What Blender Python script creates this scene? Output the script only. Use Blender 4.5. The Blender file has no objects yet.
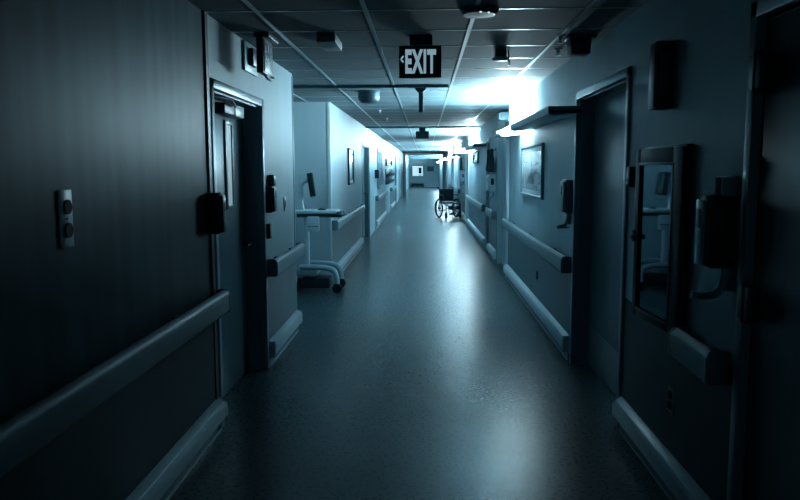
import bpy, bmesh, math, random
from mathutils import Vector, Matrix
random.seed(7)
SC = bpy.context.scene
COL = SC.collection
H = 1.562                 # eye height
LX, RX, CZ = -1.236, 1.179, 2.433
SIDE_X = {'L': LX, 'R': RX}
PI = math.pi

# ------------------------------------------------------------------ materials
def nt(m):
    m.use_nodes = True
    return m.node_tree, m.node_tree.nodes['Principled BSDF']

def mat(name, col, rough=0.5, metal=0.0, spec=0.5, noise=0.0, nscale=6.0, stretch=(1, 1, 1), bump=0.0, bscale=120.0, rvar=0.0, coat=0.0):
    m = bpy.data.materials.new(name)
    t, b = nt(m)
    b.inputs['Base Color'].default_value = (*col, 1)
    b.inputs['Roughness'].default_value = rough
    b.inputs['Metallic'].default_value = metal
    b.inputs['Specular IOR Level'].default_value = spec
    b.inputs['Coat Weight'].default_value = coat
    if not metal: b.inputs['Specular Tint'].default_value = (.40, .82, 1.0, 1)
    b.inputs['Coat Roughness'].default_value = 0.15
    if noise or bump or rvar:
        tc = t.nodes.new('ShaderNodeTexCoord')
        mp = t.nodes.new('ShaderNodeMapping')
        mp.inputs['Scale'].default_value = stretch
        t.links.new(tc.outputs['Object'], mp.inputs['Vector'])
        n = t.nodes.new('ShaderNodeTexNoise')
        n.inputs['Scale'].default_value = nscale
        n.inputs['Detail'].default_value = 5
        t.links.new(mp.outputs['Vector'], n.inputs['Vector'])
        if noise:
            r = t.nodes.new('ShaderNodeMapRange')
            r.inputs['From Min'].default_value = 0.3; r.inputs['From Max'].default_value = 0.7
            r.inputs['To Min'].default_value = 1 - noise; r.inputs['To Max'].default_value = 1 + noise
            t.links.new(n.outputs['Fac'], r.inputs['Value'])
            mx = t.nodes.new('ShaderNodeMix'); mx.data_type = 'RGBA'; mx.blend_type = 'MULTIPLY'
            mx.inputs['Factor'].default_value = 1
            mx.inputs[6].default_value = (*col, 1)
            t.links.new(r.outputs['Result'], mx.inputs[7])
            t.links.new(mx.outputs[2], b.inputs['Base Color'])
        if rvar:
            r2 = t.nodes.new('ShaderNodeMapRange')
            r2.inputs['From Min'].default_value = 0.3; r2.inputs['From Max'].default_value = 0.7
            r2.inputs['To Min'].default_value = rough - rvar; r2.inputs['To Max'].default_value = rough + rvar
            t.links.new(n.outputs['Fac'], r2.inputs['Value'])
            t.links.new(r2.outputs['Result'], b.inputs['Roughness'])
        if bump:
            n2 = t.nodes.new('ShaderNodeTexNoise'); n2.inputs['Scale'].default_value = bscale
            n2.inputs['Detail'].default_value = 3
            t.links.new(tc.outputs['Object'], n2.inputs['Vector'])
            bp = t.nodes.new('ShaderNodeBump'); bp.inputs['Strength'].default_value = bump
            bp.inputs['Distance'].default_value = 0.01
            t.links.new(n2.outputs['Fac'], bp.inputs['Height'])
            t.links.new(bp.outputs['Normal'], b.inputs['Normal'])
    return m

def emit(name, col, strength):
    m = bpy.data.materials.new(name)
    t, b = nt(m)
    b.inputs['Base Color'].default_value = (0.7, 0.75, 0.78, 1)
    b.inputs['Emission Color'].default_value = (*col, 1)
    b.inputs['Emission Strength'].default_value = strength
    return m

LIGHT = (0.60, 0.86, .97)
M = {}
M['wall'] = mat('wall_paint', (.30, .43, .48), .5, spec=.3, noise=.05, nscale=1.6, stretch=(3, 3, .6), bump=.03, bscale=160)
M['near'] = mat('wall_panel_near_dim', (.040, .095, .115), .42, spec=.07, noise=.22, nscale=1.8, stretch=(5, 5, .35), bump=.02, bscale=120)  # panel tone darkened to stand for the dim near end
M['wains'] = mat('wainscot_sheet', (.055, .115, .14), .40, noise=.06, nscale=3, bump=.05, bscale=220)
M['wains_shade'] = mat('wainscot_near_shaded', (.014, .042, .052), .5, spec=.2, noise=.06, nscale=3, bump=.05, bscale=220)  # same sheet as wains, darkened to paint in the dim near end
M['rail'] = mat('rail_vinyl', (.12, .195, .225), .42, spec=.3, bump=.02, bscale=300)
M['bumper'] = mat('bumper_vinyl', (.42, .55, .60), .36, noise=.05, nscale=9, bump=.02)
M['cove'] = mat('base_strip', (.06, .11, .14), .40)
M['edge'] = mat('base_edge', (.40, .52, .57), .30)
M['frame'] = mat('steel_frame_paint', (.18, .28, .33), .34, spec=.6)
M['jamb'] = mat('steel_jamb_paint', (.17, .26, .30), .4)
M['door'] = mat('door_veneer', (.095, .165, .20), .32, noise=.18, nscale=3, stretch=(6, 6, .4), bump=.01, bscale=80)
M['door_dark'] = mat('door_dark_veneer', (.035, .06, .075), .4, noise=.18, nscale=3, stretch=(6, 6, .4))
M['door_light'] = mat('door_light_paint', (.46, .57, .62), .38, noise=.04, nscale=2)
M['kick'] = mat('kick_plate', (.20, .29, .33), .3, metal=.4, noise=.08, nscale=14)
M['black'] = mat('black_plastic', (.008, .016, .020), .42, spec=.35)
M['dark'] = mat('dark_plastic', (.035, .065, .078), .38)
M['mid'] = mat('grey_plastic', (.16, .25, .29), .36)
M['cabinet'] = mat('cabinet_paint', (.006, .015, .019), .5, spec=.15)
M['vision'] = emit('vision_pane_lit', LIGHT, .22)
M['trough'] = mat('trough_paint', (.30, .42, .47), .45)
M['plate'] = mat('plate_plastic', (.26, .37, .42), .4)
M['white'] = mat('pale_plastic', (.52, .64, .69), .36)
M['steel'] = mat('brushed_steel', (.38, .50, .55), .28, metal=.85, noise=.05, nscale=30)
M['rubber'] = mat('rubber', (.010, .018, .022), .7, spec=.2)
M['vinyl'] = mat('black_vinyl', (.012, .02, .025), .34, bump=.05, bscale=90)
M['paper'] = mat('paper', (.62, .72, .76), .6)
M['tee'] = mat('ceiling_tee', (.22, .32, .36), .30)
M['glass'] = mat('dark_glass', (.006, .012, .015), .03, spec=1.0)
M['glass'].node_tree.nodes['Principled BSDF'].inputs['IOR'].default_value = 1.75
M['pane'] = mat('vision_pane', (.30, .43, .50), .08, spec=.8)
M['screen'] = mat('screen_glass', (.008, .014, .018), .08, spec=.7)
M['lens'] = emit('lamp_lens', LIGHT, 20)
M['glow_far'] = emit('cove_glow_far', LIGHT, 32)  # glow added under the far coves to brighten the walls below
M['tube'] = emit('lamp_tube', LIGHT, 620)
M['tube_far'] = emit('lamp_tube_far', LIGHT, 900)
M['led'] = emit('indicator_led', (.8, .95, 1), 1.2)
M['letters'] = emit('sign_letters', (.45, .74, .88), .42)

def make_floor():
    m = bpy.data.materials.new('floor_sheet_vinyl'); t, b = nt(m)
    tc = t.nodes.new('ShaderNodeTexCoord')
    n = t.nodes.new('ShaderNodeTexNoise'); n.inputs['Scale'].default_value = 2.2; n.inputs['Detail'].default_value = 6
    t.links.new(tc.outputs['Object'], n.inputs['Vector'])
    n2 = t.nodes.new('ShaderNodeTexNoise'); n2.inputs['Scale'].default_value = 45; n2.inputs['Detail'].default_value = 3
    t.links.new(tc.outputs['Object'], n2.inputs['Vector'])
    cr = t.nodes.new('ShaderNodeValToRGB')
    cr.color_ramp.elements[0].position = .3; cr.color_ramp.elements[0].color = (.026, .056, .068, 1)
    cr.color_ramp.elements[1].position = .7; cr.color_ramp.elements[1].color = (.032, .066, .079, 1)
    t.links.new(n.outputs['Fac'], cr.inputs['Fac'])
    t.links.new(cr.outputs['Color'], b.inputs['Base Color'])
    r = t.nodes.new('ShaderNodeMapRange'); r.inputs['From Min'].default_value = .3; r.inputs['From Max'].default_value = .7
    r.inputs['To Min'].default_value = .255; r.inputs['To Max'].default_value = .315
    t.links.new(n2.outputs['Fac'], r.inputs['Value']); t.links.new(r.outputs['Result'], b.inputs['Roughness'])
    bp = t.nodes.new('ShaderNodeBump'); bp.inputs['Strength'].default_value = .10; bp.inputs['Distance'].default_value = .004
    t.links.new(n2.outputs['Fac'], bp.inputs['Height']); t.links.new(bp.outputs['Normal'], b.inputs['Normal'])
    b.inputs['Specular IOR Level'].default_value = .26
    b.inputs['Specular Tint'].default_value = (.72, .93, 1.0, 1)
    return m
M['floor'] = make_floor()

def make_tile():
    m = bpy.data.materials.new('acoustic_tile'); t, b = nt(m)
    tc = t.nodes.new('ShaderNodeTexCoord')
    n = t.nodes.new('ShaderNodeTexNoise'); n.inputs['Scale'].default_value = 90; n.inputs['Detail'].default_value = 4
    t.links.new(tc.outputs['Object'], n.inputs['Vector'])
    cr = t.nodes.new('ShaderNodeValToRGB')
    cr.color_ramp.elements[0].position = .30; cr.color_ramp.elements[0].color = (.055, .100, .122, 1)
    cr.color_ramp.elements[1].position = .42; cr.color_ramp.elements[1].color = (.082, .146, .172, 1)
    t.links.new(n.outputs['Fac'], cr.inputs['Fac']); t.links.new(cr.outputs['Color'], b.inputs['Base Color'])
    b.inputs['Roughness'].default_value = .75
    bp = t.nodes.new('ShaderNodeBump'); bp.inputs['Strength'].default_value = .15; bp.inputs['Distance'].default_value = .004
    t.links.new(n.outputs['Fac'], bp.inputs['Height']); t.links.new(bp.outputs['Normal'], b.inputs['Normal'])
    return m
M['tile'] = make_tile()

def make_art(seed, hi=(.60, .72, .77), lo=(.10, .17, .20)):
    m = bpy.data.materials.new('art_print'); t, b = nt(m)
    tc = t.nodes.new('ShaderNodeTexCoord')
    mp = t.nodes.new('ShaderNodeMapping'); mp.inputs['Location'].default_value = (seed, seed * 1.7, seed * .3)
    mp.inputs['Scale'].default_value = (1, .9, 2.2)
    t.links.new(tc.outputs['Object'], mp.inputs['Vector'])
    n = t.nodes.new('ShaderNodeTexNoise'); n.inputs['Scale'].default_value = 1.7; n.inputs['Detail'].default_value = 4
    t.links.new(mp.outputs['Vector'], n.inputs['Vector'])
    cr = t.nodes.new('ShaderNodeValToRGB'); cr.color_ramp.interpolation = 'EASE'
    cr.color_ramp.elements[0].position = .40; cr.color_ramp.elements[0].color = (*lo, 1)
    cr.color_ramp.elements[1].position = .55; cr.color_ramp.elements[1].color = (*hi, 1)
    t.links.new(n.outputs['Fac'], cr.inputs['Fac']); t.links.new(cr.outputs['Color'], b.inputs['Base Color'])
    b.inputs['Roughness'].default_value = .12; b.inputs['Coat Weight'].default_value = .6
    return m

# ------------------------------------------------------------------ mesh builder
class MB:
    def __init__(s): s.bm = bmesh.new()
    def box(s, x0, x1, y0, y1, z0, z1, bev=0.0, seg=2):
        t = bmesh.new()
        bmesh.ops.create_cube(t, size=1)
        for v in t.verts:
            v.co = Vector(((x0 + x1) / 2 + v.co.x * abs(x1 - x0), (y0 + y1) / 2 + v.co.y * abs(y1 - y0), (z0 + z1) / 2 + v.co.z * abs(z1 - z0)))
        if bev > 0:
            b = min(bev, .49 * min(abs(x1 - x0), abs(y1 - y0), abs(z1 - z0)))
            bmesh.ops.bevel(t, geom=t.edges[:], offset=b, segments=seg, affect='EDGES', profile=.5)
        s._add(t); return s
    def _add(s, t):
        me = bpy.data.meshes.new('tmp'); t.to_mesh(me); t.free()
        s.bm.from_mesh(me); bpy.data.meshes.remove(me)
    def poly(s, pts, ax, a0, a1, bev=0.0):
        """prism: pts is a 2D outline; ax the extrusion axis ('x','y','z')"""
        def P(u, v, a): return {'x': (a, u, v), 'y': (u, a, v), 'z': (u, v, a)}[ax]
        t = bmesh.new()
        A = [t.verts.new(P(u, v, a0)) for u, v in pts]; B = [t.verts.new(P(u, v, a1)) for u, v in pts]
        n = len(pts)
        t.faces.new(A); t.faces.new(B[::-1])
        for i in range(n): t.faces.new((A[i], B[i], B[(i + 1) % n], A[(i + 1) % n]))
        bmesh.ops.recalc_face_normals(t, faces=t.faces[:])
        if bev > 0: bmesh.ops.bevel(t, geom=t.edges[:], offset=bev, segments=2, affect='EDGES', profile=.5)
        s._add(t); return s
    def cyl(s, p0, p1, r, seg=20, r2=None):
        p0, p1 = Vector(p0), Vector(p1); r2 = r if r2 is None else r2
        d = (p1 - p0).normalized(); u = d.orthogonal().normalized(); w = d.cross(u)
        t = bmesh.new()
        rings = []
        for p, rr in ((p0, r), (p1, r2)):
            rings.append([t.verts.new(p + (u * math.cos(2 * PI * i / seg) + w * math.sin(2 * PI * i / seg)) * rr) for i in range(seg)])
        t.faces.new(rings[0][::-1]); t.faces.new(rings[1])
        for i in range(seg): t.faces.new((rings[0][i], rings[0][(i + 1) % seg], rings[1][(i + 1) % seg], rings[1][i]))
        s._add(t); return s
    def lathe(s, c, prof, seg=28, axis=(0, 0, 1)):
        """prof: list of (radius, height along axis)"""
        c = Vector(c); d = Vector(axis).normalized(); u = d.orthogonal().normalized(); w = d.cross(u)
        t = bmesh.new(); rings = []
        for r, h in prof:
            r = max(r, 1e-4)
            rings.append([t.verts.new(c + d * h + (u * math.cos(2 * PI * i / seg) + w * math.sin(2 * PI * i / seg)) * r) for i in range(seg)])
        for k in range(len(rings) - 1):
            for i in range(seg): t.faces.new((rings[k][i], rings[k][(i + 1) % seg], rings[k + 1][(i + 1) % seg], rings[k + 1][i]))
        t.faces.new(rings[0][::-1]); t.faces.new(rings[-1])
        s._add(t); return s
    def torus(s, c, axis, R, r, seg=40, k=8):
        c = Vector(c); d = Vector(axis).normalized(); u = d.orthogonal().normalized(); w = d.cross(u)
        t = bmesh.new(); rings = []
        for i in range(seg):
            a = 2 * PI * i / seg; o = u * math.cos(a) + w * math.sin(a)
            rings.append([t.verts.new(c + o * (R + r * math.cos(2 * PI * j / k)) + d * r * math.sin(2 * PI * j / k)) for j in range(k)])
        for i in range(seg):
            for j in range(k): t.faces.new((rings[i][j], rings[(i + 1) % seg][j], rings[(i + 1) % seg][(j + 1) % k], rings[i][(j + 1) % k]))
        s._add(t); return s
    def tube(s, pts, r, k=10, smooth=0):
        pts = [Vector(p) for p in pts]
        for _ in range(smooth):
            q = [pts[0]]
            for a, b in zip(pts, pts[1:]): q += [a * .75 + b * .25, a * .25 + b * .75]
            q.append(pts[-1]); pts = q
        t = bmesh.new(); rings = []; u = None
        for i, p in enumerate(pts):
            d = (pts[min(i + 1, len(pts) - 1)] - pts[max(i - 1, 0)]).normalized()
            u = d.orthogonal().normalized() if u is None else (u - d * u.dot(d)).normalized()
            w = d.cross(u)
            rings.append([t.verts.new(p + (u * math.cos(2 * PI * j / k) + w * math.sin(2 * PI * j / k)) * r) for j in range(k)])
        for i in range(len(rings) - 1):
            for j in range(k): t.faces.new((rings[i][j], rings[i][(j + 1) % k], rings[i + 1][(j + 1) % k], rings[i + 1][j]))
        t.faces.new(rings[0][::-1]); t.faces.new(rings[-1])
        s._add(t); return s
    def build(s, name, m, parent=None):
        bm = s.bm
        off = WORLD.get(parent.name, Vector((0, 0, 0))) if parent else Vector((0, 0, 0))
        for v in bm.verts: v.co -= off
        bmesh.ops.recalc_face_normals(bm, faces=bm.faces[:])
        for f in bm.faces: f.smooth = True
        for e in bm.edges:
            if len(e.link_faces) != 2 or e.calc_face_angle(0) > math.radians(38): e.smooth = False
        me = bpy.data.meshes.new(name); bm.to_mesh(me); bm.free()
        me.materials.append(M[m] if isinstance(m, str) else m)
        o = bpy.data.objects.new(name, me); COL.objects.link(o)
        if parent: o.parent = parent; WORLD[o.name] = off
        return o
WORLD = {}

def root(name, loc, label=None, cat=None, group=None, kind=None):
    o = bpy.data.objects.new(name, None); COL.objects.link(o); o.location = loc
    o.empty_display_size = .1
    WORLD[o.name] = Vector(loc)
    return tag(o, label, cat, group, kind)
def tag(o, label=None, cat=None, group=None, kind=None):
    if label: o['label'] = label
    if cat: o['category'] = cat
    if group: o['group'] = group
    if kind: o['kind'] = kind
    return o
def copy_tree(o, parent=None):
    c = o.copy(); COL.objects.link(c)
    if parent: c.parent = parent
    for ch in list(o.children): copy_tree(ch, c)
    return c
def X(s, p, base=None):
    """distance p out of the wall on side s -> world x"""
    b = SIDE_X[s] if base is None else base
    return b + p if s == 'L' else b - p
def wbox(mb, s, p0, p1, y0, y1, z0, z1, bev=0.0, base=None, seg=2):
    a, b = X(s, p0, base), X(s, p1, base)
    return mb.box(min(a, b), max(a, b), y0, y1, z0, z1, bev, seg)
def wprism(mb, s, prof, y0, y1, base=None, bev=0):
    return mb.poly([(X(s, p, base), z) for p, z in prof], 'y', y0, y1, bev)

# ------------------------------------------------------------------ the shell
YN, YF = -3.0, 60.0
tag(MB().box(-2.6, 1.9, YN, YF + .3, -.12, 0).build('floor', 'floor'), kind='structure')
tag(MB().box(-2.6, 1.9, YN, YF + .3, CZ, CZ + .12).build('ceiling', 'tile'), kind='structure')

g = MB()
for k in range(-3, 3):
    x = .2805 + .6096 * k
    g.box(x - .012, x + .012, YN, YF, CZ - .006, CZ + .002)
tag(g.build('ceiling_grid', 'tee'), kind='structure')
g = MB()
y = 4.7635 - .6096 * 12
while y < YF:
    g.box(-2.35, RX, y - .012, y + .012, CZ - .0018, CZ + .003); y += .6096
tag(g.build('ceiling_grid', 'tee'), kind='structure')

DOORS = []
# (side, y0, y1, top, wall x)  door rough openings, frame outer edge to outer edge
D1 = ('L', 4.20, 5.56, 2.08)
D2 = ('R', 4.27, 5.76, 2.135)
D3 = ('R', 1.32, 2.72, 2.14)
D4 = ('R', 10.36, 11.86, 2.09)
WT = .30
def wall_run(name, s, segs, base=None, m='wall'):
    """segs: (y0, y1, z0, z1) solid pieces"""
    w = MB()
    for y0, y1, z0, z1 in segs: wbox(w, s, -WT, 0, y0, y1, z0, z1, base=base)
    return tag(w.build(name, m), kind='structure')
# left side
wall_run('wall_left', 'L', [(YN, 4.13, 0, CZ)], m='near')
wall_run('wall_left', 'L', [(4.13, 4.20, 0, CZ), (4.20, 5.56, 2.08, CZ), (5.56, 6.88, 0, CZ)])
# alcove
a = MB(); a.box(-2.5, -2.35, 6.0, 10.9, 0, CZ); a.box(-2.35, LX - WT, 6.6, 6.88, 0, CZ); a.box(-2.35, LX - .024 - WT, 9.75, 10.1, 0, CZ)
tag(a.build('wall_alcove', 'wall'), kind='structure')
L2 = -1.26
LDOORS = [('L', 14.65, 16.55, 2.08), ('L', 30.6, 32.4, 2.13), ('L', 35.0, 36.8, 2.13), ('L', 45.5, 47, 2.13), ('L', 51, 52.5, 2.13)]
def segs_with_doors(y0, y1, doors):
    out = []; y = y0
    for _, a, b, t in doors:
        out += [(y, a, 0, CZ), (a, b, t, CZ)]; y = b
    return out + [(y, y1, 0, CZ)]
wall_run('wall_left', 'L', segs_with_doors(9.75, YF, LDOORS), base=L2)
# right side
D4W = ('R', 10.36, 11.86, CZ)
RDOORS = [D3, D2, D4W, ('R', 13.2, 13.95, 2.09), ('R', 19.6, 21.0, 2.09), ('R', 23.2, 23.95, 2.09), ('R', 29.2, 30.6, 2.09), ('R', 37.0, 38.4, 2.14), ('R', 47, 48.4, 2.14)]
_segs = [q for q in segs_with_doors(YN, YF, RDOORS) if q[3] - q[2] > .01]
wall_run('wall_right', 'R', _segs)
wall_run('wall_right', 'R', [(10.36, 11.86, 2.09, CZ)], base=RX + .11)
tag(MB().box(LX - .4, RX + .4, YF, YF + .25, 0, CZ).build('wall_end', 'wall'), kind='structure')

# dark vertical strip beside the left door
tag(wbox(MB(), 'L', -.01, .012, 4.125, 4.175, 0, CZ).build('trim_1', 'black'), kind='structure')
# corner guards at the alcove
c = MB(); wbox(c, 'L', -.04, .006, 6.84, 6.886, .0, CZ - .02, .004); tag(c.build('trim_2', 'rail'), kind='structure')
c = MB(); wbox(c, 'L', -.04, .006, 9.744, 9.79, .0, CZ - .02, .004, base=L2); tag(c.build('trim_3', 'bumper'), kind='structure')

c = MB(); wbox(c, 'R', -.05, .03, 10.24, 10.355, .0, 1.96, .004); tag(c.build('trim_lit_edge', 'paper'), kind='structure')  # added wall-end strip, its white colour stands for a brightly lit edge
# lower wall sheets, bumper bases
BUMP = [(-.002, .06), (.022, .06), (.030, .085), (.060, .098), (.060, .165), (.048, .19), (-.002, .212)]
def dado(s, y0, y1, base=None, m='wains', top=.80):
    tag(wbox(MB(), s, -.01, .006, y0, y1, .0, top, base=base).build('trim_4', m), kind='structure')
def bumper(s, y0, y1, base=None):
    nm = 'baseboard_left' if s == 'L' else 'baseboard_right'
    b = MB(); wprism(b, s, BUMP, y0, y1, base, bev=.004); wbox(b, s, 0, .06, y0 - .001, y0 + .012, .07, .205, .005, base); wbox(b, s, 0, .06, y1 - .012, y1 + .001, .07, .205, .005, base)
    tag(b.build(nm, 'bumper'), kind='structure')
    b = MB(); wbox(b, s, -.002, .012, y0, y1, 0, .058, base=base); tag(b.build(nm, 'cove'), kind='structure')
    b = MB(); wbox(b, s, .012, .021, y0, y1, 0, .008, base=base); tag(b.build(nm, 'edge'), kind='structure')

for (s, y0, y1, base, m) in [('L', YN, 4.12, None, 'wains_shade'), ('L', 5.57, 6.84, None, 'wains'), ('L', 9.79, 14.64, L2, 'wains'), ('L', 18.5, 23.2, L2, 'wains'), ('L', 26.5, 30.5, L2, 'wains'),
                             ('R', 2.73, 4.26, None, 'wains_shade'), ('R', 5.77, 10.35, None, 'wains'), ('R', 11.87, 13.19, None, 'wains'), ('R', 13.96, 19.59, None, 'wains'), ('R', 21.02, 23.18, None, 'wains'), ('R', 23.97, 29.18, None, 'wains'), ('R', 30.62, 36.9, None, 'wains')]:
    dado(s, y0, y1, base, m)
for (s, y0, y1, base) in [('L', YN, 4.19, None), ('L', 5.59, 6.87, None), ('L', 9.80, 14.3, L2), ('L', 18.6, 23.1, L2), ('L', 26.5, 30.4, L2),
                          ('R', 2.78, 4.25, None), ('R', 5.83, 10.3, None), ('R', 11.9, 13.15, None), ('R', 14.0, 19.5, None), ('R', 21.05, 23.1, None), ('R', 24.0, 29.1, None)]:
    bumper(s, y0, y1, base)

# ------------------------------------------------------------------ handrails
RAILP = [(.048, .72), (.078, .72), (.090, .735), (.090, .828), (.078, .848), (.062, .857), (.048, .852)]
def handrail(s, y0, y1, label, base=None, group=None, m='rail'):
    r = root('handrail', (X(s, .05, base), (max(y0, 0) + y1) / 2, .8), label, 'handrail', group)
    wprism(MB(), s, RAILP, y0 + .02, y1 - .02, base).build('rail', m, r)
    for ya, yb in ((y0, y0 + .021), (y1 - .021, y1)):
        wprism(MB(), s, [(0, .72), (.085, .72), (.092, .735), (.092, .828), (.078, .853), (.05, .859), (0, .853)], ya, yb, base, bev=.004).build('end_cap', m, r)
    n = max(2, int((y1 - y0) / 1.2))
    for i in range(n):
        yy = y0 + (i + .5) * (y1 - y0) / n
        if yy > .5: wbox(MB(), s, 0, .05, yy - .03, yy + .03, .76, .84, .004, base).build('bracket', 'dark', r)
    return r
handrail('L', YN + .1, 4.19, 'long dark handrail along the near left wall, running out of the picture')
handrail('L', 5.585, 6.90, 'short handrail between the left door and the alcove corner')
handrail('L', 9.80, 14.3, 'pale handrail under the black framed picture past the equipment cart', L2)
handrail('L', 18.6, 23.1, 'handrail below the interior window far down the left wall', L2)
handrail('L', 26.5, 30.4, 'farthest handrail on the left wall, beyond the file rack', L2)
handrail('R', 2.78, 3.22, 'stub of handrail under the glass cabinet beside the dark near door')
handrail('R', 5.80, 10.3, 'pale handrail under the framed print on the right wall')
handrail('R', 11.9, 13.15, 'short handrail below the white wall dispenser, beyond the pale right door')
handrail('R', 14.0, 19.5, 'handrail on the far right wall just before the wheelchair')
handrail('R', 24.0, 29.1, 'farthest handrail on the right wall, behind the wheelchair')

# ------------------------------------------------------------------ doors (setting)
dn = [0]
def door(spec, depth, leaf_mat, base=None, swing='far', lever=True, kick=False, vision=None, closer=False, frame='frame', jamb='jamb'):
    s, y0, y1, top = spec
    dn[0] += 1
    d = root('door_%d' % dn[0], (X(s, 0, base), (y0 + y1) / 2, 0), kind='structure')
    fw = .055
    f = MB()
    for a, b in ((y0, y0 + fw), (y1 - fw, y1)):
        wbox(f, s, -depth - .06, .016, a, b, 0, top, .004, base)
    wbox(f, s, -depth - .06, .016, y0, y1, top - fw, top, .004, base)
    f.build('door_frame', frame, d)
    f = MB()      # rebate stop inside the frame
    for a, b in ((y0 + fw, y0 + fw + .012), (y1 - fw - .012, y1 - fw)):
        wbox(f, s, -depth, -.02, a, b, 0, top - fw, base=base)
    wbox(f, s, -depth, -.02, y0 + fw, y1 - fw, top - fw - .012, top - fw, base=base)
    f.build('door_stop', jamb, d)
    l = MB(); wbox(l, s, -depth - .05, -depth, y0 + fw + .015, y1 - fw - .015, .012, top - fw - .014, .003, base)
    leaf = l.build('door_leaf', leaf_mat, d)
    if vision:
        va, vb, za, zb = vision
        v = MB()
        for a, b, c_, e in ((va - .03, va, za - .03, zb + .03), (vb, vb + .03, za - .03, zb + .03), (va, vb, zb, zb + .03), (va, vb, za - .03, za)):
            wbox(v, s, -depth - .001, -depth + .014, a, b, c_, e, .003, base)
        v.build('vision_frame', 'frame', leaf)
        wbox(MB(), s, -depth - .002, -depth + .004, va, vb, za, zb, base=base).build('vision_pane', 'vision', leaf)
    if kick:
        wbox(MB(), s, -depth - .001, -depth + .004, y0 + fw + .04, y1 - fw - .04, .03, .33, .001, base).build('kick_plate', 'kick', leaf)
    if lever:
        yh = y1 - fw - .09 if swing == 'far' else y0 + fw + .09
        sg = -1 if swing == 'far' else 1
        h = MB(); h.cyl((X(s, -depth, base), yh, 1.0), (X(s, -depth + .012, base), yh, 1.0), .03)
        h.cyl((X(s, -depth, base), yh, 1.0), (X(s, -depth + .055, base), yh, 1.0), .011, 12)
        h.tube([(X(s, -depth + .055, base), yh, 1.0), (X(s, -depth + .06, base), yh + sg * .02, 1.0), (X(s, -depth + .055, base), yh + sg * .12, .995)], .010, 10, 1)
        h.build('lever_handle', 'dark', leaf)
    if closer:
        c = MB(); wbox(c, s, -depth, -depth + .075, y0 + .80, y0 + 1.04, top - .165, top - .085, .006, base)
        cl = c.build('door_closer', 'white', leaf)
        c = MB(); wbox(c, s, -depth, -depth + .07, y0 + .55, y0 + .80, top - .16, top - .09, .006, base); c.build('closer_cylinder', 'black', cl)
        c = MB(); c.tube([(X(s, -depth + .085, base), y0 + .76, top - .10), (X(s, -depth + .14, base), y0 + .45, top - .085), (X(s, -depth + .05, base), y0 + .20, top - .075)], .010, 8)
        c.build('closer_arm', 'dark', cl)
    return d
door(D1, .13, 'door', swing='far', vision=(4.985, 5.125, 1.31, 1.86), closer=True)
door(D2, .115, 'door', swing='far', kick=True, lever=False)
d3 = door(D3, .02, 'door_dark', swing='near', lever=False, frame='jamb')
for z in (1.888, 1.078, .25):
    hb = MB(); wbox(hb, 'R', .0, .045, 2.555, 2.645, z - .062, z + .062, .006)
    hb.cyl((X('R', .03), 2.60, z - .07), (X('R', .03), 2.60, z + .07), .02, 14)
    hb.build('hinge', 'black', d3)
door(D4, .04, 'door_light', base=RX + .11, swing='near', frame='bumper')
for sp in LDOORS: door(sp, .10, 'door', base=L2, frame='bumper')
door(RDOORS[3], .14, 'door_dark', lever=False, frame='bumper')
for sp in RDOORS[4:]: door(sp, .10, 'door_light', frame='bumper')

# cross-corridor frame far away, with its two leaves held open
d = root('door_%d' % (dn[0] + 1), (0, 43, 0), kind='structure')
f = MB(); f.box(LX - .02, LX + .10, 42.9, 43.2, 0, CZ, .004); f.box(RX - .08, RX, 42.9, 43.2, 0, CZ, .004); f.box(LX, RX, 42.9, 43.2, 2.34, CZ, .004)
f.build('door_frame', 'bumper', d)
f = MB(); f.box(LX + .10, LX + .125, 42.88, 43.2, 0, 2.34); f.box(RX - .105, RX - .08, 42.88, 43.2, 0, 2.34); f.box(LX + .1, RX - .08, 42.88, 43.2, 2.32, 2.34)
f.build('door_stop', 'black', d)
for s_, x0, x1 in (('L', LX + .02, LX + .065), ('R', RX - .065, RX - .02)):
    f = MB(); f.box(x0, x1, 43.25, 44.35, .015, 2.24, .004); f.build('door_leaf', 'door', d)

# ------------------------------------------------------------------ cove lights on the right wall
def cove(y0, y1, ty0, ty1, label, lens=None, tube='tube_far', group=None):
    r = root('cove_light', (RX, (y0 + y1) / 2, 2.0), label, 'light', group)
    b = MB()
    # trough: thin fascia, sloped underside
    b.poly([(RX, 1.972), (RX - .215, 1.952), (RX - .25, 1.965), (RX - .25, 2.022), (RX - .24, 2.022), (RX - .225, 1.985), (RX, 1.995)], 'y', y0, y1 if not lens else lens)
    b.box(RX - .25, RX, y0, y0 + .012, 1.968, 2.022)
    b.build('trough', 'trough', r)
    px = .165 if lens and tube == 'tube' else .11
    t = MB(); t.cyl((RX - px, ty0, 2.035), (RX - px, ty1, 2.035), .019, 12)
    t.build('lamp_tube', tube, r)
    for yy in (ty0 - .02, ty1): MB().box(RX - px - .03, RX - px + .03, yy, yy + .02, 1.985, 2.035, .003).build('lamp_holder', 'white', r)
    if lens:
        w = MB(); w.poly([(RX, 1.968), (RX - .21, 1.945), (RX - .25, 1.965), (RX - .25, 2.018), (RX - .24, 2.018), (RX - .225, 1.982), (RX, 1.992)], 'y', lens, y1 if tube != 'tube' else lens + 1.05)
        if tube == 'tube':
            n = MB(); n.poly([(RX, 1.985), (RX - .20, 1.972), (RX - .22, 1.982), (RX - .22, 2.02), (RX - .21, 2.02), (RX - .20, 1.992), (RX, 2.005)], 'y', lens + 1.05, y1)
            n.build('trough_end', 'trough', r)
        w.build('lamp_lens', 'lens' if tube == 'tube' else 'glow_far', r)  # on far coves this is the added glowing underside
    return r
cove(5.58, 10.3, 7.95, 10.2, 'long wall-hung cove light glowing above the framed print', lens=8.05, tube='tube')
cove(14.0, 19.5, 16.1, 19.4, 'second glowing cove light, high on the wall past the pale right door', lens=17.2)
cove(24.0, 29.0, 24.3, 28.8, 'third cove light down the right wall, beyond the wheelchair', lens=26.0)
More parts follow.
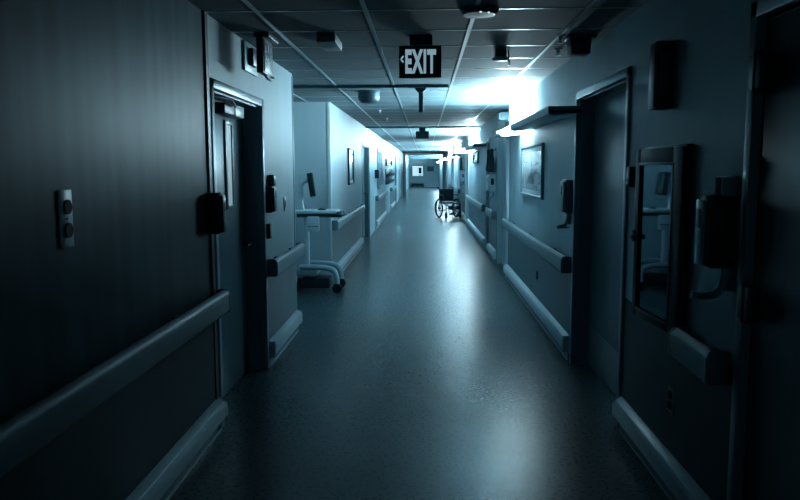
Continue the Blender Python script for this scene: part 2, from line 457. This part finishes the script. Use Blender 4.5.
cove(31.0, 36.8, 31.3, 36.6, 'fourth cove light, near the far cross-corridor frame', lens=33.0)
cove(48.6, 56.3, 48.9, 56.0, 'last cove light, at the closed end of the corridor', lens=48.9)
for yy in (7.80, 15.6):  # lips added to cut the cove light, their shade painted as dark colour
    tag(MB().box(-2.35 if yy < 9 else L2, .25 if yy < 9 else RX, yy, yy + .012, CZ - .032, CZ + .002, .003).build('trim_shade_lip', 'cove'), kind='structure')

# ------------------------------------------------------------------ ceiling fittings
# exit sign
r = root('exit_sign', (-.025, 4.98, CZ), 'lit EXIT sign with a left arrow, hanging from the ceiling grid', 'sign')
MB().box(-.100, .050, 4.92, 5.04, CZ - .066, CZ, .004).build('ceiling_mount', 'black', r)
MB().box(-.172, .110, 4.955, 5.005, CZ - .272, CZ - .062, .006).build('housing', 'black', r)
b = MB()
for x0, x1, z0, z1 in ((-.164, .102, CZ - .076, CZ - .070), (-.164, .102, CZ - .264, CZ - .258), (-.164, -.158, CZ - .264, CZ - .070), (.096, .102, CZ - .264, CZ - .070)):
    b.box(x0, x1, 4.950, 4.956, z0, z1, .001)
b.build('face_border', 'dark', r)
def text_obj(txt, size, sx, loc, m, name, parent, bold=.0):
    cu = bpy.data.curves.new('t', 'FONT'); cu.body = txt; cu.size = size; cu.extrude = .002; cu.offset = bold
    cu.align_x = 'LEFT'; cu.space_character = 1.14
    o = bpy.data.objects.new('t', cu); COL.objects.link(o)
    dg = bpy.context.evaluated_depsgraph_get()
    me = bpy.data.meshes.new_from_object(o.evaluated_get(dg))
    bpy.data.objects.remove(o)
    xs = [v.co.x for v in me.vertices]; ys = [v.co.y for v in me.vertices]
    me.transform(Matrix.Translation((-min(xs), -min(ys), 0)))
    w, h = max(xs) - min(xs), max(ys) - min(ys)
    me.transform(Matrix.Diagonal((sx / w, size / h, 1, 1)))
    me.transform(Matrix.Rotation(PI / 2, 4, 'X')); me.transform(Matrix.Translation(Vector(loc) - WORLD[parent.name]))
    me.materials.append(M[m]); ob = bpy.data.objects.new(name, me); COL.objects.link(ob); ob.parent = parent
    return ob
text_obj('EXIT', .158, .205, (-.130, 4.952, CZ - .246), 'letters', 'lettering', r, .007)
b = MB(); b.poly([(-.166, CZ - .152), (-.146, CZ - .128), (-.138, CZ - .134), (-.152, CZ - .152), (-.138, CZ - .170), (-.146, CZ - .176)], 'y', 4.950, 4.956)
b.build('arrow', 'letters', r)
# hanging black box farther down
r = root('hanging_sign', (-.05, 15.9, CZ), 'small black sign box hanging down the corridor behind the EXIT sign', 'sign')
MB().box(-.12, .02, 15.85, 15.95, CZ - .09, CZ, .004).build('ceiling_mount', 'black', r)
MB().box(-.19, .093, 15.87, 15.93, CZ - .245, CZ - .085, .006).build('housing', 'black', r)
# wedge-shaped emergency light box
r = root('emergency_light', (-.64, 4.96, CZ), 'rectangular box light on the ceiling left of the EXIT sign', 'light')
MB().box(-.70, -.58, 4.80, 4.86, CZ - .058, CZ, .004).build('shaded_front', 'dark', r)  # dark part stands for the shaded front face of the pale box
MB().poly([(4.86, CZ), (5.22, CZ), (5.22, CZ - .035), (5.19, CZ - .058), (4.86, CZ - .058)], 'x', -.70, -.58, .003).build('light_cover', 'paper', r)
# smoke detector at the top
r = root('smoke_detector', (.30, 4.14, CZ), 'round disc detector with tiny lit dots at the top of the picture', 'detector')
MB().lathe((.30, 4.14, CZ), [(.108, 0), (.108, -.012), (.10, -.026), (.088, -.036), (.0, -.038)], 36).build('base', 'dark', r)
for x, y in ((.30, 4.05), (.345, 4.065), (.378, 4.11)):
    MB().lathe((x, y, CZ - .034), [(.005, 0), (.005, -.005), (.001, -.007)], 12).build('indicator', 'led', r)
# bowl-shaped dome on the left
r = root('ceiling_dome', (-.64, 8.44, CZ), 'dark round dome fixture on the ceiling left of the hanging post', 'fixture')
MB().lathe((-.64, 8.44, CZ), [(.125, 0), (.125, -.07), (.118, -.10), (.10, -.125), (.07, -.138), (.0, -.142)], 36).build('bowl', 'dark', r)
MB().lathe((-.64, 8.44, CZ), [(.132, 0), (.132, -.012), (.126, -.014)], 36).build('rim', 'dark', r)
# T shaped hanging post
r = root('hanging_post', (-.045, 8.12, CZ), 'black T-shaped post hanging under the bright ceiling, below the EXIT sign', 'post')
MB().poly([(-.108, CZ), (.018, CZ), (.013, CZ - .02), (-.018, CZ - .05), (-.072, CZ - .05), (-.103, CZ - .02)], 'y', 8.06, 8.18, .003).build('mount', 'black', r)
MB().box(-.066, -.018, 8.10, 8.14, CZ - .265, CZ - .045, .004).build('post', 'black', r)
# occupancy sensor
r = root('ceiling_sensor', (.55, 5.6, CZ), 'small square ceiling sensor with a pale flared lip and short cable', 'sensor')
MB().box(.525, .607, 5.54, 5.64, CZ - .05, CZ, .006).build('body', 'dark', r)
MB().lathe((.566, 5.58, CZ - .05), [(.045, 0), (.062, -.010), (.062, -.018), (.05, -.026), (.0, -.028)], 28).build('lip', 'white', r)
MB().tube([(.628, 5.62, CZ), (.632, 5.62, CZ - .05), (.634, 5.62, CZ - .11)], .006, 8, 1).build('cable', 'dark', r)
r = root('ceiling_box', (1.03, 5.0, CZ), 'black square box hung from the ceiling beside the right wall', 'box')
MB().box(.942, 1.13, 4.93, 5.12, CZ - .022, CZ, .004).build('flange', 'black', r)
MB().poly([(.956, CZ - .02), (1.098, CZ - .02), (1.09, CZ - .125), (.965, CZ - .125)], 'y', 4.94, 5.09, .006).build('housing', 'black', r)
# sprinkler heads
spr = None
for i, (x, y, lab) in enumerate([(.90, 4.99, 'tiny pale sprinkler head touching the left of the black ceiling box'), (.985, 5.55, 'tiny pale sprinkler head just beyond the black ceiling box'),
                               (-.676, 11.14, 'tiny sprinkler head below the dark ceiling dome'), (-.662, 12.92, 'tiny sprinkler head in the dark ceiling band farther down')]):
    if spr is None:
        spr = root('sprinkler_head', (x, y, CZ), lab, 'sprinkler', 'sprinkler heads on the ceiling')
        MB().lathe((x, y, CZ), [(.032, 0), (.03, -.006), (.012, -.01), (.012, -.03)], 18).build('escutcheon', 'white', spr)
        MB().lathe((x, y, CZ), [(.006, -.028), (.006, -.045), (.022, -.047), (.022, -.05), (.0, -.051)], 18).build('deflector', 'steel', spr)
    else:
        o = copy_tree(spr); o.location = (x, y, CZ); o['label'] = lab

# ------------------------------------------------------------------ wall devices
def dispenser(s, y0, y1, p, z0, z1, label, m='black', cover='dark', tray=True, bracket=False, base=None, group=None):
    yc = (y0 + y1) / 2; h = z1 - z0
    r = root('sanitizer_dispenser', (X(s, 0, base), yc, z0), label, 'dispenser', group)
    wprism(MB(), s, [(0, z0), (p * .8, z0), (p, z0 + h * .08), (p, z1 - h * .10), (p * .88, z1), (0, z1)], y0, y1, base, bev=.008).build('body', m, r)
    wbox(MB(), s, p * .93, p + .012, y0 + .006, y1 - .006, z0 + h * .04, z1 - h * .06, .008, base).build('front_cover', cover, r)
    wbox(MB(), s, p * .98, p + .015, yc - .02, yc + .02, z0 + h * .55, z0 + h * .82, .003, base).build('level_window', 'black', r)
    if cover == 'white':
        MB().box(*sorted((X(s, p * .25, base), X(s, p * .7, base))), y0 - .004, y0 + .002, z0 + h * .40, z0 + h * .78, .002).build('side_window', 'black', r)
    if tray:
        t = MB(); t.tube([(X(s, .02, base), yc, z0 + .01), (X(s, .024, base), yc, z0 - .06), (X(s, .045, base), yc, z0 - .105), (X(s, .10, base), yc, z0 - .115), (X(s, p + .03, base), yc, z0 - .105)], .015, 10, 2)
        wbox(t, s, .0, .03, yc - .025, yc + .025, z0 - .09, z0 + .005, .006, base)
        tr = t.build('drip_arm', 'plate', r)
        t = MB(); t.lathe((X(s, p * .75, base), yc, z0 - .118), [(.02, -.006), (.042, .0), (.046, .010), (.040, .010), (.03, .004), (.0, .003)], 24)
        t.build('drip_cup', 'mid', tr)
    if bracket:
        t = MB(); wbox(t, s, 0, .018, yc - .04, yc + .04, z1 - .01, z1 + .075, .006, base)
        for dy in (-.034, .034): wbox(t, s, .0, .06, yc + dy - .008, yc + dy + .008, z1 - .005, z1 + .07, .006, base)
        t.build('bracket', 'plate', r)
    return r
dispenser('L', 4.07, 4.15, .085, 1.19, 1.425, 'black wall dispenser at the edge of the left door frame', tray=False)
r = dispenser('L', 5.60, 5.72, .062, 1.217, 1.425, 'dark dispenser on the wall strip right of the left door, above a small black box', m='dark', cover='dark', tray=False)
wbox(MB(), 'L', 0, .055, 5.71, 5.80, 1.42, 1.512, .016).build('refill_bottle', 'dark', r)
dispenser('R', 2.78, 2.87, .115, 1.177, 1.455, 'large black dispenser with a curved arm, between the glass cabinet and dark door', cover='mid', tray=True, bracket=True)
dispenser('R', 5.83, 6.0, .066, 1.195, 1.465, 'grey dispenser with a curved drip arm under the cove light, beside the right door frame', m='mid', cover='mid')
dispenser('R', 12.2, 12.6, .11, 1.165, 1.445, 'white dispenser with a black window, past the pale right door', m='white', cover='white')
dispenser('R', 21.6, 22.1, .10, 1.165, 1.445, 'white dispenser above and behind the wheelchair on the right wall', m='white', cover='white')
dispenser('L', 18.4, 18.8, .10, 1.30, 1.52, 'small black dispenser left of the interior window', tray=False, base=L2)

def plate(s, y, z, w, h, label, name, cat, kind, base=None, m='mid'):
    r = root(name, (X(s, 0, base), y, z), label, cat)
    wbox(MB(), s, 0, .009, y - w / 2, y + w / 2, z - h / 2, z + h / 2, .004, base).build('plate', m, r)
    if kind == 'switch':
        wbox(MB(), s, .008, .018, y - .012, y + .012, z - .03, z + .03, .003, base).build('toggle', 'white', r)
    else:
        for dz in (-h * .2, h * .2):
            c = MB(); c.cyl((X(s, .008, base), y, z + dz), (X(s, .016, base), y, z + dz), w * .30, 18); c.build('socket', 'rubber', r)
        c = MB(); c.cyl((X(s, .008, base), y, z), (X(s, .014, base), y, z), .005, 10); c.build('screw', 'white', r)
    return r
plate('L', 2.455, 1.392, .085, .20, 'pale two-hole outlet plate alone on the near left wall', 'wall_outlet', 'outlet', 'outlet', m='white')
plate('L', 6.385, 1.25, .085, .125, 'pale light switch plate on the wall strip before the alcove', 'light_switch', 'switch', 'switch', m='white')
plate('R', 3.405, .459, .075, .12, 'small outlet low on the right wall below the handrail stub', 'wall_outlet', 'outlet', 'outlet', m='mid')
plate('R', 7.53, .451, .075, .115, 'small outlet low on the wall below the framed print', 'wall_outlet', 'outlet', 'outlet', m='dark')
r = root('card_reader', (LX, 5.62, 1.1), 'small black card reader below the dispenser beside the left door', 'card reader')
wbox(MB(), 'L', 0, .04, 5.575, 5.65, 1.018, 1.133, .006).build('body', 'black', r)
wbox(MB(), 'L', .038, .043, 5.59, 5.636, 1.035, 1.115, .002).build('face', 'mid', r)
r = root('keypad', (RX, 4.18, 1.5), 'small black keypad between the right door frame and the glass cabinet', 'keypad')
wbox(MB(), 'R', 0, .03, 4.15, 4.21, 1.45, 1.565, .005).build('body', 'black', r)
wbox(MB(), 'R', .029, .034, 4.16, 4.20, 1.458, 1.482, .002).build('display', 'white', r)
# fire alarm strobe plate
r = root('alarm_strobe', (LX, 5.18, 2.32), 'pale alarm plate with a grey strobe, above the left door', 'alarm')
wbox(MB(), 'L', 0, .02, 5.0, 5.38, 2.225, 2.425, .006).build('plate', 'plate', r)
wbox(MB(), 'L', .018, .055, 5.10, 5.24, 2.27, 2.39, .008).build('strobe_lens', 'dark', r)
# side-on sign box hung from the ceiling by the left wall
r = root('hanging_sign', (-1.06, 4.88, CZ), 'black box with pale marks on its side, hung from the ceiling above the left door', 'sign')
MB().box(-1.10, -1.0, 4.76, 5.06, CZ - .03, CZ, .004).build('ceiling_mount', 'black', r)
MB().box(-1.085, -1.04, 4.76, 5.04, CZ - .255, CZ - .028, .005).build('housing', 'black', r)
MB().box(-1.041, -1.034, 4.775, 5.025, CZ - .245, CZ - .04, .003).build('side_face', 'dark', r)
for k, (y0, y1, z0, z1) in enumerate([(4.79, 4.82, .08, .12), (4.80, 4.83, .14, .17), (4.79, 4.82, .19, .23), (4.87, 4.90, .06, .11), (4.88, 4.90, .13, .16), (4.95, 4.98, .07, .10), (4.94, 4.97, .12, .17)]):
    MB().box(-1.035, -1.031, y0, y1, CZ - z1, CZ - z0, .001).build('pale_mark', 'white', r)
MB().tube([(-1.06, 4.9, CZ - .25), (-1.05, 4.98, CZ - .275), (-1.04, 5.05, CZ - .262)], .014, 8, 1).build('lower_bracket', 'mid', r)
# black box high on the right wall
r = root('wall_speaker', (RX, 3.6, 2.0), 'black box mounted high on the right wall above the glass cabinet', 'speaker')
wbox(MB(), 'R', 0, .085, 3.55, 3.66, 1.838, 2.155, .006).build('housing', 'black', r)
wbox(MB(), 'R', .015, .07, 3.544, 3.551, 1.90, 2.09, .002).build('side_vent', 'dark', r)
wbox(MB(), 'R', .084, .090, 3.56, 3.65, 1.85, 2.14, .003).build('grille', 'black', r)
# glass-front cabinet
r = root('glass_cabinet', (RX, 3.65, .78), 'dark framed cabinet with a reflecting glass door on the right wall', 'cabinet')
y0, y1, z0, z1 = 3.25, 3.86, .785, 1.665
wbox(MB(), 'R', 0, .032, y0, y1, z0, z1, .004).build('body', 'black', r)
b = MB()
for a in ((y0 + .01, y0 + .12, z0 + .01, z1 - .01), (y1 - .065, y1 - .01, z0 + .01, z1 - .01), (y0 + .12, y1 - .065, z1 - .09, z1 - .01), (y0 + .12, y1 - .065, z0 + .01, z0 + .05)):
    wbox(b, 'R', .031, .045, *a, .003)
dr = b.build('door_frame', 'cabinet', r)
b = MB()
for a in ((y0 + .105, y0 + .122, z0 + .04, z1 - .08), (y1 - .068, y1 - .055, z0 + .04, z1 - .08), (y0 + .105, y1 - .055, z1 - .094, z1 - .08), (y0 + .105, y1 - .055, z0 + .04, z0 + .054)):
    wbox(b, 'R', .044, .049, *a, .002)
b.build('glass_bead', 'black', dr)
wbox(MB(), 'R', .031, .036, y0 + .11, y1 - .06, z0 + .045, z1 - .085).build('glass_pane', 'glass', dr)
dr.matrix_basis = Matrix.Translation((-.032, -.40, 0)) @ Matrix.Rotation(math.radians(3.2), 4, 'Z') @ Matrix.Translation((.032, .40, 0))
b = MB(); wbox(b, 'R', .04, .07, 3.80, 3.85, 1.19, 1.215, .004); wbox(b, 'R', .03, .055, 3.83, 3.87, 1.175, 1.235, .004); b.build('latch', 'black', dr)

# ------------------------------------------------------------------ pictures
def picture(s, y0, y1, z0, z1, label, seed, base=None, mat_w=.05, frame='dark', hi=(.60, .72, .77), lo=(.10, .17, .20), p=.03):
    r = root('framed_picture', (X(s, 0, base), (y0 + y1) / 2, z0), label, 'picture')
    b = MB(); fw = .026
    for a in ((y0, y0 + fw, z0, z1), (y1 - fw, y1, z0, z1), (y0 + fw, y1 - fw, z1 - fw, z1), (y0 + fw, y1 - fw, z0, z0 + fw)):
        wbox(b, s, 0, p, *a, .004, base)
    b.build('picture_frame', frame, r)
    wbox(MB(), s, .002, .012, y0 + fw, y1 - fw, z0 + fw, z1 - fw, base=base).build('mat_board', 'white', r)
    wbox(MB(), s, .011, .014, y0 + fw + mat_w, y1 - fw - mat_w, z0 + fw + mat_w, z1 - fw - mat_w, base=base).build('print', make_art(seed, hi, lo), r)
    return r
picture('R', 7.27, 8.83, 1.245, 1.806, 'framed landscape print with a pale mat below the cove light', 2.3, frame='mid')
picture('L', 11.95, 12.75, 1.285, 1.888, 'black framed picture on the left wall above the pale handrail', 5.1, base=L2, frame='black', hi=(.45, .58, .64))
picture('R', 15.96, 17.5, 1.66, 1.93, 'small dark framed picture below the second cove light', 7.7, frame='black', hi=(.05, .09, .11), lo=(.02, .03, .04), p=.04)
picture('L', 23.4, 27.0, 1.63, 1.845, 'upper dark framed picture over the file rack far down the left wall', 9.2, base=L2, frame='black', hi=(.14, .22, .26), lo=(.05, .09, .11), p=.06)

# interior window, far left
w = root('window_1', (L2, 20.6, 1.0), kind='structure')
b = MB()
for a in ((19.3, 19.4, 1.0, 2.08), (20.9, 21.0, 1.0, 2.08), (19.4, 20.9, 2.0, 2.08), (19.4, 20.9, 1.0, 1.08), (20.1, 20.18, 1.08, 2.0)):
    wbox(b, 'L', 0, .05, *a, .004, L2)
b.build('window_frame', 'mid', w)
wbox(MB(), 'L', .0, .012, 19.4, 20.9, 1.08, 2.0, base=L2).build('pane', 'pane', w)

# file rack, far left
r = root('file_rack', (L2, 25.5, 1.0), 'dark wall file rack holding loose white papers, far down the left wall', 'rack')
wbox(MB(), 'L', .001, .03, 23.4, 27.6, 1.03, 1.53, .004, L2).build('back_board', 'black', r)
for i, z in enumerate((1.05, 1.27)):
    wprism(MB(), 'L', [(.02, z), (.10, z), (.17, z + .13), (.16, z + .13), (.095, z + .012), (.02, z + .012)], 23.45, 27.55, L2).build('pocket', 'dark', r)
for i in range(3):
    y = 23.6 + i * .9
    b = MB(); b.poly([(X('L', .06, L2), 1.285), (X('L', .075, L2), 1.285), (X('L', .15, L2), 1.45 + .02 * i), (X('L', .135, L2), 1.45 + .02 * i)], 'y', y, y + .5); b.build('paper', 'paper', r)

# hanging dark aprons on the right wall past the pale door
def coat_hanger(y, lab):
    r = root('hanging_apron', (RX, y, 1.44), lab, 'apron', 'dark garments on the right wall')
    wbox(MB(), 'R', 0, .02, y - .06, y + .06, 1.84, 1.89, .004).build('hook_plate', 'mid', r)
    b = MB(); b.tube([(X('R', .02), y, 1.85), (X('R', .06), y, 1.845), (X('R', .075), y, 1.87)], .008, 8, 1); b.build('hook', 'steel', r)
    # draped cloth with vertical folds
    bm = bmesh.new(); nz, nu = 14, 25; grid = []
    for i in range(nz):
        t = i / (nz - 1); row = []
        for j in range(nu):
            u = j / (nu - 1) * 2 - 1
            half = .05 + .17 * min(1, t * 1.6)
            fold = .022 * (.3 + t) * math.sin(j * 1.45 + y) + .01 * math.sin(j * .6 + t * 3)
            row.append(bm.verts.new((X('R', .06 + fold + .02 * (1 - u * u)), y + u * half, 1.87 - t * .36 - .02 * math.cos(j * .9) * t)))
        grid.append(row)
    back = [[bm.verts.new((v.co.x + .012, v.co.y, v.co.z)) for v in row] for row in grid]
    for G in (grid, back):
        for i in range(nz - 1):
            for j in range(nu - 1): bm.faces.new((G[i][j], G[i][j + 1], G[i + 1][j + 1], G[i + 1][j]))
    ring = [(0, j) for j in range(nu)] + [(i, nu - 1) for i in range(1, nz)] + [(nz - 1, j) for j in range(nu - 2, -1, -1)] + [(i, 0) for i in range(nz - 2, 0, -1)]
    for k in range(len(ring)):
        a, b2 = ring[k], ring[(k + 1) % len(ring)]
        bm.faces.new((grid[a[0]][a[1]], grid[b2[0]][b2[1]], back[b2[0]][b2[1]], back[a[0]][a[1]]))
    m = MB(); m.bm.free(); m.bm = bm; m.build('cloth', 'vinyl', r)
coat_hanger(12.2, 'dark garment hanging above the white dispenser, the nearer of two')
coat_hanger(12.8, 'dark garment hanging beside the doorway, the farther of two')
coat_hanger(22.4, 'dark garment hanging above the dispenser behind the wheelchair')
# call light over the pale door
r = root('call_light', (RX, 11.1, 2.32), 'small white call light box over the pale right door', 'light')
wbox(MB(), 'R', -.11, .06, 10.95, 11.25, 2.26, 2.38, .008).build('housing', 'mid', r)
wbox(MB(), 'R', .058, .075, 10.98, 11.22, 2.275, 2.365, .004).build('lens', 'white', r)

# ------------------------------------------------------------------ end of the corridor
w = root('window_2', (-.6, YF, .95), kind='structure')
b = MB()
for x0, x1, z0, z1 in ((-1.06, -1.0, .93, 1.72), (-.16, -.10, .93, 1.72), (-1.06, -.10, 1.72, 1.80)): b.box(x0, x1, YF - .06, YF, z0, z1, .004)
b.build('window_frame', 'rail', w)
MB().box(-1.0, -.16, YF - .02, YF, .93, 1.72).build('pane', emit('lit_window', LIGHT, .75), w)
MB().box(-1.12, -.04, YF - .22, YF, .87, .93, .006).build('counter_ledge', 'white', w)
r = root('computer_monitor', (-.38, YF - .12, .93), 'small black monitor on the lit counter at the end of the corridor', 'monitor')
MB().box(-.50, -.26, YF - .14, YF - .10, 1.12, 1.58, .006).build('screen', 'black', r)
MB().cyl((-.38, YF - .12, .94), (-.38, YF - .12, 1.14), .025).build('stand', 'black', r)
MB().box(-.50, -.26, YF - .19, YF - .06, .93, .945, .004).build('base', 'black', r)
r = root('notice_board', (.45, YF, 1.5), 'dark notice board on the corridor end wall, right of the lit counter', 'board')
MB().box(.22, .72, YF - .03, YF, 1.30, 1.66, .004).build('board', 'dark', r)
b = MB()
for x0, x1, z0, z1 in ((.20, .74, 1.66, 1.68), (.20, .74, 1.28, 1.30), (.20, .22, 1.28, 1.68), (.72, .74, 1.28, 1.68)): b.box(x0, x1, YF - .045, YF, z0, z1)
b.build('board_frame', 'black', r)
r = root('bench', (-.55, YF - .35, 0), 'low dark bench under the lit counter at the end of the corridor', 'bench')
MB().box(-1.05, -.05, YF - .55, YF - .1, .20, .30, .02).build('seat', 'black', r)
for x in (-.98, -.12):
    MB().box(x - .03, x + .03, YF - .5, YF - .15, 0, .20, .005).build('leg', 'black', r)
tag(MB().box(LX, RX, 56.5, 56.8, 2.27, CZ).build('trim_5', 'door'), kind='structure')

# ------------------------------------------------------------------ equipment cart in the alcove mouth
CX, CY = -1.40, 9.22
r = root('equipment_cart', (CX, CY, 0), 'wheeled equipment cart with a small screen, parked at the alcove on the left', 'cart')
b = MB()
def leg_path(y, sgn): return [(CX - .16, y, .325), (CX + .10, y, .325), (CX + .25, y, .30), (CX + .30, y + sgn * .02, .21), (CX + .30, y + sgn * .02, .12)]
for yy, sg in ((CY - .20, -1), (CY + .20, 1)):
    pts = leg_path(yy, sg)
    b = MB(); b.tube(pts, .034, 12, 2); b.build('leg', 'plate', r)
MB().box(CX - .26, CX + .04, CY - .23, CY + .23, .21, .29, .02).build('base', 'mid', r)
MB().box(CX - .16, CX + .20, CY - .17, CY + .17, .05, .18, .02).build('battery_box', 'black', r)
def caster(x, y):
    b = MB()
    for dy in (-.022, .022): b.lathe((x, y + dy, .06), [(.02, -.014), (.054, -.012), (.060, -.006), (.060, .006), (.054, .012), (.02, .014)], 24, (0, 1, 0))
    w_ = b.build('caster', 'rubber', r)
    b = MB(); b.cyl((x - .01, y, .07), (x - .01, y, .145), .02, 14); b.box(x - .04, x + .035, y - .006, y + .006, .055, .12, .003); b.build('fork', 'dark', w_)
for x, y in ((CX + .30, CY - .22), (CX + .30, CY + .22), (CX - .24, CY - .20), (CX - .24, CY + .20)): caster(x, y)
b = MB()
for y in (CY - .20, CY + .20): b.box(CX - .26, CX - .21, y - .03, y + .03, .13, .24, .01)
b.build('caster_bracket', 'steel', r)
MB().box(CX - .135, CX - .075, CY - .045, CY + .045, .28, .97, .012).build('column', 'white', r)
MB().box(CX - .24, CX + .30, CY - .22, CY + .22, .995, 1.035, .015).build('work_surface', 'white', r)
b = MB(); b.box(CX - .20, CX + .26, CY - .19, CY + .19, .95, .996, .01); b.build('keyboard_tray', 'dark', r)
b = MB(); b.tube([(CX + .28, CY - .20, .99), (CX + .36, CY - .19, .985), (CX + .385, CY - .12, .985), (CX + .385, CY + .12, .985), (CX + .36, CY + .19, .985), (CX + .28, CY + .20, .99)], .022, 10, 2)
b.box(CX + .24, CX + .375, CY - .20, CY - .04, .95, 1.02, .02)
b.build('push_handle', 'dark', r)
MB().box(CX - .06, CX + .09, CY - .26, CY - .205, .78, .965, .012).build('scanner_holder', 'white', r)
b = MB(); b.box(CX - .055, CX + .085, CY - .262, CY - .258, .84, .85); b.build('holder_slot', 'dark', r)
b = MB(); b.lathe((CX + .10, CY - .05, 1.025), [(.05, 0), (.055, .01), (.045, .028), (.02, .036), (.0, .037)], 20); b.build('mouse', 'black', r)
b = MB(); b.poly([(CX - .22, 1.02), (CX - .13, 1.02), (CX - .145, 1.12), (CX - .15, 1.34), (CX - .115, 1.37), (CX - .06, 1.40), (CX - .06, 1.44), (CX - .14, 1.42), (CX - .20, 1.38), (CX - .215, 1.20)], 'y', CY - .035, CY + .035, .006)
b.build('monitor_arm', 'white', r)
# screen turned towards the corridor, tilted a little back
t = bmesh.new(); mo = MB()
mo.box(-.036, .036, -.15, .15, -.15, .15, .012)
for v in mo.bm.verts: v.co = Matrix.Translation((CX - .028, CY - .04, 1.355)) @ Matrix.Rotation(math.radians(7), 4, 'Z') @ Matrix.Rotation(math.radians(-8), 4, 'Y') @ v.co
scr = mo.build('monitor', 'black', r)
mo = MB(); mo.box(.035, .0385, -.13, .13, -.125, .13)
for v in mo.bm.verts: v.co = Matrix.Translation((CX - .028, CY - .04, 1.355)) @ Matrix.Rotation(math.radians(7), 4, 'Z') @ Matrix.Rotation(math.radians(-8), 4, 'Y') @ v.co
mo.build('screen', 'screen', scr)
t.free()

# ------------------------------------------------------------------ wheelchair (built facing +x, then turned)
WX, WY, WA = .76, 22.85, math.radians(-70)
r = root('wheelchair', (0, 0, 0), 'empty black wheelchair standing by the right wall far down the corridor', 'wheelchair')
for sy in (-1, 1):
    b = MB(); c = (-.10, sy * .29, .305)
    b.torus(c, (0, 1, 0), .278, .027, 44, 8)
    for k in range(16):
        a = k * PI / 8
        b.cyl((c[0], c[1] + (.02 if k % 2 else -.02), c[2]), (c[0] + .275 * math.cos(a), c[1], c[2] + .275 * math.sin(a)), .0035, 5)
    b.cyl((c[0], c[1] - .035, c[2]), (c[0], c[1] + .035, c[2]), .03, 16)
    wh = b.build('large_wheel', 'rubber', r)
    b = MB(); b.torus((c[0], c[1] + sy * .045, c[2]), (0, 1, 0), .255, .009, 40, 6); b.build('hand_rim', 'dark', wh)
    b = MB(); c = (.34, sy * .23, .10)
    b.torus(c, (0, 1, 0), .082, .018, 28, 8); b.cyl((c[0], c[1] - .012, c[2]), (c[0], c[1] + .012, c[2]), .078, 20)
    cw = b.build('caster', 'rubber', r)
    b = MB()
    for dy in (-.026, .026): b.tube([(c[0], c[1] + dy, c[2]), (c[0] + .03, c[1] + dy, c[2] + .10)], .008, 8)
    b.box(c[0] + .01, c[0] + .05, c[1] - .03, c[1] + .03, c[2] + .09, c[2] + .105); b.cyl((c[0] + .03, c[1], c[2] + .10), (c[0] + .03, c[1], .30), .014, 12); b.build('fork', 'dark', cw)
    b = MB()
    b.tube([(-.22, sy * .24, .20), (-.22, sy * .24, .55), (-.23, sy * .24, .86), (-.26, sy * .24, .93), (-.36, sy * .24, .94)], .013, 10, 1)
    b.tube([(-.22, sy * .24, .46), (.22, sy * .24, .47), (.34, sy * .24, .47), (.37, sy * .24, .43), (.37, sy * .24, .30)], .013, 10, 1)
    b.tube([(-.22, sy * .24, .22), (.37, sy * .24, .24)], .013, 10)
    b.tube([(-.21, sy * .25, .70), (.10, sy * .25, .71), (.19, sy * .25, .68), (.20, sy * .25, .48)], .011, 10, 1)
    b.build('side_frame', 'dark', r)
    b = MB(); b.tube([(-.27, sy * .24, .935), (-.37, sy * .24, .94)], .019, 12); b.build('push_handle', 'rubber', r)
    b = MB(); b.box(-.16, .14, sy * .25 - .03, sy * .25 + .03, .715, .745, .012); b.build('armrest', 'vinyl', r)
    b = MB(); b.tube([(.37, sy * .20, .45), (.44, sy * .20, .40), (.52, sy * .19, .16)], .012, 10, 1); b.build('leg_hanger', 'dark', r)
    b = MB(); b.box(.47, .64, sy * .12 - .07, sy * .12 + .07, .13, .15, .006)
    for v in b.bm.verts:
        dx = v.co.x - .50; v.co.z += dx * .35
    b.build('footplate', 'black', r)
    b = MB(); b.box(.455, .475, sy * .14 - .07, sy * .14 + .07, .28, .40, .008); b.build('calf_pad', 'vinyl', r)
MB().box(-.21, .33, -.23, .23, .465, .50, .014).build('seat', 'vinyl', r)
b = MB(); b.box(-.245, -.215, -.235, .235, .52, .90, .012); b.build('backrest', 'vinyl', r)
b = MB(); b.tube([(.05, -.23, .22), (.05, .23, .46)], .011, 8); b.tube([(.08, .23, .22), (.08, -.23, .46)], .011, 8); b.build('cross_brace', 'dark', r)
b = MB(); b.box(-.30, -.25, -.16, .16, .55, .78, .02); b.build('back_pouch', 'vinyl', r)
r.location = (WX, WY, 0); r.rotation_euler = (0, 0, WA)

# ------------------------------------------------------------------ world, camera, colour
w = bpy.data.worlds.new('world'); SC.world = w; w.use_nodes = True
bg = w.node_tree.nodes['Background']; bg.inputs[0].default_value = (.05, .12, .16, 1); bg.inputs[1].default_value = .9

F = 727.2
d = Vector((24.7 / F, 82.14 / F, -1)).normalized()
up = Vector((.001, 1, 0)).normalized(); up = (up - d * up.dot(d)).normalized()
rt = d.cross(up)
R3 = Matrix((rt, d, up))              # camera space -> world
cam = bpy.data.cameras.new('camera'); cam.lens = F / 800 * 36; cam.sensor_width = 36; cam.clip_end = 200
co = bpy.data.objects.new('camera', cam); COL.objects.link(co)
co.matrix_world = Matrix.Translation((0, 0, H)) @ R3.to_4x4()
SC.camera = co
vs = SC.view_settings
SC.display_settings.display_device = 'sRGB'
vs.view_transform = 'Standard'; vs.look = 'None'; vs.exposure = 0.0; vs.gamma = 1.0; vs.use_curve_mapping = False
SC.cycles.max_bounces = 16; SC.cycles.diffuse_bounces = 10; SC.cycles.glossy_bounces = 6
SC.cycles.sample_clamp_indirect = 12
